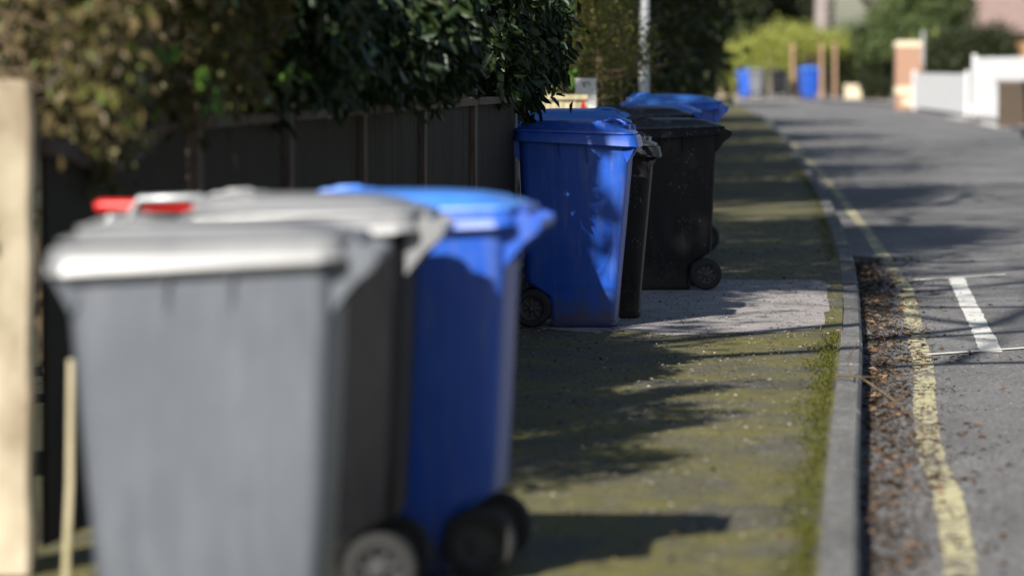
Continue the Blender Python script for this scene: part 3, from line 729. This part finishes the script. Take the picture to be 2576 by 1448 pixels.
# ------------------------------------------------------------------ trees left of the pavement, crowns above the frame; leafy ones added for shade
def bare(name, label, base, r, h, depth=5, ln=2.3, group=None):
    e = empty(name, base, 0, label, 'tree', group); mb = MB()
    mb.tube([(0, 0, -.2), (0, 0, 1), (.05, 0, h)], [r * 1.25, r, r * .8], 12)
    for k in range(4):
        a = 1.6 * k + .4; branches(mb, (.05, 0, h - .3 * k), (math.cos(a) * .6, math.sin(a) * .6, .8), ln, r * .55, depth, .5, .1)
    mb.build('trunk', M['bark'], e, 60); return e
SH = []
def shade_tree(label, X, Y, zc, rad, ncl, lsize=.16):
    el = [((0, 0, zc), rad), ((rad[0] * .4, rad[1] * .5, zc + .6), (rad[0] * .7, rad[1] * .6, rad[2] * .8))]
    return tree('added_shade_tree', label, 'tree', (X, Y, 0), .15, zc, el, ncl, 16, .22, lsize, LM['dark'], M['bark'], 'unseen leafy trees added behind the fence for shade', 0, .5)
shade_tree('unseen leafy tree behind the laurel hedge, added to shade it', -3.5, 15.0, 5.6, (.8, 1.8, 1.2), 110)
shade_tree('unseen dense rounded tree close behind the laurel hedge, added to shade the focused bin', -2.6, 21.0, 3.3, (1.15, 1.2, 1.5), 420)
shade_tree('unseen leafy tree behind the back of the driveway, added for its shade', -1.8, 26.2, 5.3, (1.1, 1.4, 1.4), 380)
shade_tree('unseen leafy tree behind the concrete end post, added to shade the black bin', -1.75, 22.7, 5.2, (.8, .9, 1.0), 170)
shade_tree('unseen leafy tree behind the dark evergreens, added for its shade', -1.8, 52.0, 6.0, (2.0, 4.0, 2.5), 520)
shade_tree('tall unseen leafy tree behind the driveway, added to shade the pavement', -1.9, 28.3, 7.9, (.85, 2.3, 1.1), 560)
shade_tree('tall unseen leafy tree left of the lamp post, added to shade the pavement', -1.5, 39.8, 7.9, (.95, 3.4, 1.2), 700)
gB = 'bare winter trees behind the fence'
for lab, x, y in (('behind the laurel hedge', -3.0, 15.5), ('behind the driveway', -3.4, 21.5), ('left of the bramble bush', -2.6, 30.0), ('left of the lamp post', -1.6, 38.5), ('left of the dark evergreens', -1.0, 56.0), ('left of the dark pole', .4, 72.0)):
    bare('bare_tree', 'bare winter tree ' + lab, (x, y, 0), .2, 5.0, 5, 3.1, gB)

# ------------------------------------------------------------------ far end of the road
FZ = RZ
def FP(x, y, Y): return P(x, y, Y)
# yellow-green hedge
Yh = 178.6
def far_hedge(name, label, segs, Y, dy, lsize, lm, ncl, per=20, spread=.2, base=0, bark=M['bark']):
    xs = [s_[0] for s_ in segs]; c = P(sum(xs) / len(xs), 200, Y); e = empty(name, (c.x, Y, FZ), 0, label, 'hedge')
    el = []
    for x, ytop, ybot, rx in segs:
        t = P(x, ytop, Y); b = P(x, ybot, Y); el.append(((t.x - c.x, rng.uniform(-.3, .3), (t.z + b.z) / 2 - FZ), (rx * Y / F, dy, (t.z - b.z) / 2)))
    leaves('foliage', ell_points(el, ncl, per, spread, .35), lsize, lm, e, .6)
    mb = MB()
    for (cc, r) in el: mb.tube([(cc[0], 0, -.1), (cc[0], 0, cc[2])], [.06, .03], 6)
    mb.build('stems', bark, e); return e
far_hedge('yellow_hedge', 'bright yellow green hedge catching the sun at the far road end',
          [(1838, 140, 215, 38), (1870, 110, 215, 42), (1915, 100, 215, 45), (1960, 72, 210, 48), (2003, 76, 132, 45), (1972, 110, 205, 24), (2040, 88, 128, 38), (2075, 94, 126, 36), (2098, 96, 126, 28)], 178.6, .9, .13, LM['yellowgreen'], 1100)
# beige low wall left, with pale gravel strip
def wall(name, label, x0, x1, ytop, Y, th, m, ybase=None, cat='wall', capm=None):
    a = P(x0, ytop, Y); b = P(x1, ytop, Y); e = empty(name, ((a.x + b.x) / 2, Y, FZ), 0, label, cat); hw = (b.x - a.x) / 2; H = a.z - FZ
    mb = MB()
    ch = .075; nz = max(2, int(H / ch)); 
    for k in range(nz): # courses with recessed joints
        z0 = k * H / nz; nb = max(2, int(2 * hw / .225)); o = (k % 2) * .5
        for i in range(-1, nb + 1):
            x0_ = max(-hw, -hw + (i + o) * 2 * hw / nb + .006); x1_ = min(hw, -hw + (i + 1 + o) * 2 * hw / nb - .006)
            if x1_ - x0_ > .02: mb.box(x0_, x1_, -th / 2, th / 2, z0 + .006, z0 + H / nz - .004)
    mb.box(-hw + .01, hw - .01, -th / 2 + .01, th / 2 - .01, 0, H - .01)
    mb.build('brickwork', m, e); MB().box(-hw - .03, hw + .03, -th / 2 - .03, th / 2 + .03, H, H + .06).build('coping', capm or m, e); return e
M['beigebrick'] = simple('beige_brick', (.42, .35, .26), (.33, .27, .20), .85, 20, .3)
wall('garden_wall', 'low beige wall under the yellow hedge left of the far blue bins', 1800, 1856, 192, 178.5, .22, M['beigebrick'])
wall('garden_wall', 'low cream wall between the timber pergola and the ivy clad trunk', 2125, 2170, 217, 176, .22, M['cream'])
# pale footpath at the far side
tag(MB().box(2, 14.5, 170.5, 181.5, RZ - .1, RZ + .035).build('far_footpath', M['concrete_patch']), kind='structure')
# bins at the far end
make_bin('leftmost far blue wheelie bin under the yellow green hedge', 'blue', 'bluelid', 1878, 174.6, -1, 65, 1.0, gF, z=RZ + .04)
make_bin('grey wheelie bin beside the leftmost far blue bin', 'grey', 'greylid', 1904, 173.2, 1, 75, 1.0, gF, z=RZ + .04)
make_bin('dark wheelie bin left of the far timber pergola', 'black', 'blacklid', 1958, 176.5, 1, 80, 1.0, gF, z=RZ + .04)
make_bin('tall looking bright blue wheelie bin in front of the timber pergola', 'blue', 'bluelid', 2033, 168, 1, -75, 1.1, gF, z=RZ + .04)
# timber pergola / porch posts and brick core
pg = empty('timber_pergola', (P(2045, 200, 177.4).x, 177.4, FZ), 0, 'orange brown timber pergola posts under the far clipped hedge', 'pergola'); c0 = pg.location
for x in (1994, 2066, 2100):
    a = P(x, 108, 177.4); MB().box(a.x - c0.x - .055, a.x - c0.x + .055, -.06, .06, 0, a.z - FZ).build('post', M['timber'], pg)
a = P(2020, 112, 180); b = P(2046, 112, 180); MB().box(a.x - c0.x, b.x - c0.x, .8, 1.2, 0, a.z - FZ).build('brick_pier', M['brick'], pg)
a = P(2030, 150, 179.6); MB().box(a.x - c0.x - .12, a.x - c0.x + .10, .5, .7, .9, a.z - FZ + .1).build('painted_dark_opening', M['blackgap'], pg)  # solid box; the opening's shade is only its dark colour
a = P(1981, 190, 177); gp = empty('grey_post', (a.x, 177, FZ), 0, 'light grey upright post left of the timber pergola', 'post')
MB().box(-.06, .06, -.06, .06, 0, a.z - FZ).build('shaft', M['galv'], gp); MB().box(-.075, .075, -.075, .075, a.z - FZ + .001, a.z - FZ + .04).build('cap', M['galv'], gp)
a = P(1937, 135, 178); gp = empty('grey_post', (a.x, 178, FZ), 0, 'thin dull post in front of the yellow green hedge', 'post')
MB().tube([(0, 0, 0), (0, 0, a.z - FZ)], .06, 10).build('shaft', M['bark_grey'], gp); MB().box(-.1, .1, -.03, .03, a.z - FZ - .35, a.z - FZ - .05).build('plate', M['galv'], gp)
# green column hedge
far_hedge('green_hedge', 'mid green hedge seen between the timber pergola posts', [(2000, 100, 225, 25), (2050, 100, 225, 35), (2095, 100, 225, 30)], 182, .7, .12, LM['mid'], 420)
far_hedge('green_hedge', 'tall mid green clipped hedge between pergola and ivy clad trunk', [(2128, 66, 215, 30), (2152, 68, 212, 32), (2140, 100, 214, 30)], 180, .9, .12, LM['mid'], 420)
# grey bare trunk far behind
a = P(2067, 90, 196); gtk = empty('far_tree', (a.x, 196, FZ), 0, 'big pale grey trunk behind the far clipped hedge', 'tree'); mb = MB()
mb.tube([(0, 0, -.2), (0, 0, 2), (.05, 0, 5), (-.1, 0, 9)], [.42, .34, .30, .22], 14)
for k in range(5): branches(mb, (0, 0, 5 + k * .8), (math.cos(k * 2.2), math.sin(k * 2.2), .8), 2.2, .12, 3)
mb.build('trunk', M['bark_grey'], gtk, 60)
leaves('crown', ell_points([((0, 0, 11), (3.0, 3, 2.5))], 200, 14, .3), .3, LM['dark'], gtk, .6)
# tree with ivy trunk on the right
b = P(2203, 247, 166); c1 = b.x
it = empty('ivy_tree', (c1, 166, FZ), 0, 'round green tree with a thick dark ivy clad trunk beside the brick pier', 'tree')
mb = MB(); mb.tube([(0, 0, -.2), (.02, 0, 1), (.05, 0, 2.4), (.2, 0, 4)], [.42, .36, .33, .2], 14)
for k in range(6): branches(mb, (.1, 0, 2.2 + k * .35), (math.cos(k * 1.9), math.sin(k * 1.9), .5), 1.5, .1, 2)
mb.build('trunk', M['bark'], it, 60)
leaves('ivy', ell_points([((0, -.02, 1.0), (.50, .50, 1.1)), ((0, 0, 2.0), (.65, .65, .7))], 900, 26, .07, .1), .11, LM['dark'], it, .7)
el = []
for x, y, rx, ry in ((2230, 60, 42, 62), (2260, 40, 70, 70), (2330, 45, 75, 62), (2400, 30, 60, 65), (2245, 100, 55, 42), (2300, 85, 50, 40), (2360, 70, 55, 40), (2190, 110, 30, 35), (2325, -20, 112, 70)):
    q = P(x, y, 166); el.append(((q.x - c1, rng.uniform(-.8, .8), q.z - FZ), (rx * 166 / F, 1.0, ry * 166 / F)))
leaves('crown', ell_points(el, 1150, 18, .14, .35), .14, LM['mid'], it, .6)
# brick pier
Y = 141; a = P(2252, 118, Y); b = P(2316, 118, Y)
bp = empty('brick_pier', ((a.x + b.x) / 2, Y, FZ), 0, 'square brick gate pier with cream cap and cream band beside the white gate', 'pier'); hw = (b.x - a.x) / 2; H = a.z - FZ
mb = MB(); nz = 22
for k in range(nz):
    for i in range(4):
        o = (k % 2) * .5; x0 = max(-hw, -hw + (i - o) * hw * 2 / 3 + .005); x1 = min(hw, -hw + (i + 1 - o) * hw * 2 / 3 - .005)
        if x1 > x0: mb.box(x0, x1, -hw, hw, k * H / nz + .004, (k + 1) * H / nz - .004)
mb.box(-hw + .012, hw - .012, -hw + .012, hw - .012, 0, H - .01); mb.build('brickwork', M['brick'], bp)
mb = MB(); mb.loft([rrect(-hw - .03, hw + .03, hw + .03, .02, H), rrect(-hw - .03, hw + .03, hw + .03, .02, H + .1), rrect(-hw + .05, hw - .05, hw - .05, .02, H + .17)]); mb.build('cap', M['cream'], bp, 40)
z1 = P(2252, 237, Y).z - FZ; z2 = P(2252, 218, Y).z - FZ; MB().box(-hw - .008, hw + .008, -hw - .008, hw + .008, z1, z2).build('band', M['cream'], bp)
z1 = P(2252, 263, Y).z - FZ; MB().box(-.18, .16, -hw - .03, -hw - .002, .02 + .1, .34).build('plaque', M['cream'], bp)
a = P(2322, 160, Y + 1.5); MB().add([(hw + .003, .1, 0), (hw + .26, 1.6, 0), (hw + .26, 1.6, 1.0), (hw + .003, .1, 1.6), (hw - .1 + .103, .4, 0), (hw + .12, 1.9, 0), (hw + .12, 1.9, 1.0), (hw + .003, .4, 1.6)], [(0, 1, 2, 3), (7, 6, 5, 4), (3, 2, 6, 7), (1, 5, 6, 2), (0, 3, 7, 4)]).build('wing', M['brick'], bp)
a = P(2322, 82, 146); sp = empty('sign_pole', (a.x, 146, FZ), 0, 'thin grey pole rising behind the white gate by the brick pier', 'pole')
MB().tube([(0, 0, 0), (0, 0, a.z - FZ)], .055, 12).build('shaft', M['galv'], sp, 50); MB().tube([(0, 0, a.z - FZ), (0, 0, a.z - FZ + .05)], [.06, .03], 12).build('cap', M['galv'], sp)
# white gate of tight vertical boards
def picket(name, label, cat, xa, ya, Ya, xb, yb, Yb, pitch, wd, pointed, zgap=.08, group=None):
    A = P(xa, ya, Ya); B_ = P(xb, yb, Yb); e = empty(name, (A.x, A.y, FZ), 0, label, cat, group)
    D_ = Vector((B_.x - A.x, B_.y - A.y, 0)); Ln = D_.length; rot = math.atan2(D_.y, D_.x); e.rotation_euler = (0, 0, rot)
    n = int(Ln / pitch); mb = MB()
    for i in range(n):
        x = i * Ln / n; h = (A.z + (B_.z - A.z) * i / n) - FZ
        if pointed:
            vs = [(x, -.01), (x + wd, -.01)]
            mb.add([(x, -.01, zgap), (x + wd, -.01, zgap), (x + wd, -.01, h - .07), (x + wd / 2, -.01, h), (x, -.01, h - .07), (x, .01, zgap), (x + wd, .01, zgap), (x + wd, .01, h - .07), (x + wd / 2, .01, h), (x, .01, h - .07)],
                   [(0, 1, 2, 3, 4), (9, 8, 7, 6, 5), (0, 5, 6, 1), (1, 6, 7, 2), (2, 7, 8, 3), (3, 8, 9, 4), (4, 9, 5, 0)])
        else: mb.box(x, x + wd, -.01, .01, zgap, h)
    mb.build('pickets', M['whitewood'], e); h = A.z - FZ; h2 = B_.z - FZ
    for fz in (.25, .78):
        MB().add([(0, .012, h * fz), (Ln, .012, h2 * fz), (Ln, .05, h2 * fz), (0, .05, h * fz), (0, .012, h * fz + .09), (Ln, .012, h2 * fz + .09), (Ln, .05, h2 * fz + .09), (0, .05, h * fz + .09)],
                 [(3, 2, 1, 0), (4, 5, 6, 7), (0, 1, 5, 4), (1, 2, 6, 5), (2, 3, 7, 6), (3, 0, 4, 7)]).build('rail', M['whitewood'], e)
    for x in (-.12, Ln + .015): MB().box(x, x + .11, -.055, .055, 0, (h if x < 0 else h2) + .08).build('post', M['whitewood'], e)
    return e
picket('white_gate', 'low white boarded gate joined to the brick pier', 'gate', 2300, 184, 139, 2432, 186, 122, .13, .105, False)
picket('picket_fence', 'taller white picket fence right of the low white gate', 'fence', 2452, 145, 119, 2600, 142, 108, .30, .15, True)
# low brown wall with small pier, right edge
wall('brick_wall', 'low brown brick wall in front of the white picket fence at the right edge', 2512, 2620, 210, 104, .25, simple('brown_brick', (.085, .06, .04), (.05, .038, .028), .85, 20, .3), capm=M['post_side'])
make_bin('black wheelie bin cut off by the right edge of the picture', 'black', 'blacklid', 2618, 86.5, 1, -80, 1.0, gF, z=RZ + .06)
# dark clipped hedge behind the picket fence
far_hedge('dark_hedge', 'dark clipped hedge behind the white picket fence', [(2350, 100, 200, 35), (2395, 90, 200, 45), (2440, 76, 200, 45), (2490, 74, 200, 42), (2520, 80, 200, 28)], 150, 1.0, .13, LM['dark'], 700)
far_hedge('lime_bush', 'small lime green bush seen between the thin pole and dark hedge', [(2345, 92, 190, 24), (2335, 110, 190, 20)], 157, .6, .12, LM['yellowgreen'], 120)
# house
hx0 = P(2446, 70, 200).x; hs = empty('bungalow', (hx0, 200, FZ), 0, 'house with a broad pinkish tiled roof at the upper right corner', 'house')
MB().box(0, 16, 0, 9, 0, 2.9).build('wall', M['render'], hs)
mb = MB(); rows = []
for k in range(25):
    t = k / 24; y = -.5 + 5.0 * t; z = 2.55 + 5.2 * t; rows.append([Vector((-.3, y, z)), Vector((16.3, y, z))]); rows.append([Vector((-.3, y, z + .03)), Vector((16.3, y, z + .03))])
V_ = [p_ for r_ in rows for p_ in r_]; mb.add(V_, [(2 * i, 2 * i + 1, 2 * i + 3, 2 * i + 2) for i in range(len(rows) - 1)])
mb.add([(-.3, 4.5, 7.75), (16.3, 4.5, 7.75), (16.3, 9.5, 2.55), (-.3, 9.5, 2.55)], [(0, 1, 2, 3)]); mb.build('roof', M['roof'], hs)
mb = MB(); mb.add([(0, 0, 2.903), (0, 9, 2.903), (0, 4.5, 7.5), (-.2, 0, 2.903), (-.2, 9, 2.903), (-.2, 4.5, 7.5)], [(0, 1, 2), (5, 4, 3), (0, 3, 4, 1), (1, 4, 5, 2), (2, 5, 3, 0)]); mb.build('gable', M['render'], hs)
MB().box(3, 5, -.03, .0, 1, 2.2).build('window', M['blackgap'], hs)
# backdrop trees
gX = 'dark trees closing the view far behind'
for k, (x, Y, lab, lm, hh) in enumerate([(1700, 150, 'far dark tree just left of the yellow green hedge', 'dark', 6), (1830, 205, 'far dark tree above the left end of the yellow hedge', 'dark', 8), (1930, 212, 'far dark tree above the middle of the yellow hedge', 'dark', 9),
                                         (1990, 225, 'far dark tree left of the pale grey trunk', 'dark', 9), (2300, 235, 'far dark tree behind the round green tree', 'dark', 9), (2430, 240, 'far dark tree left of the tiled roof', 'dark', 9)]):
    q = P(x, 200, Y); s_ = Y / F
    el = [((0, 0, 1.6), (75 * s_, 2, 2.2)), ((0, 0, hh * .45), (80 * s_, 2.5, hh * .4)), ((25 * s_, 1, hh * .6), (55 * s_, 2, hh * .35))]
    tree('far_tree', lab, 'tree', (q.x, Y, FZ), .22, hh * .6, el, 650, 14, .3, .32, LM[lm], M['bark'], gX, 3, .45)
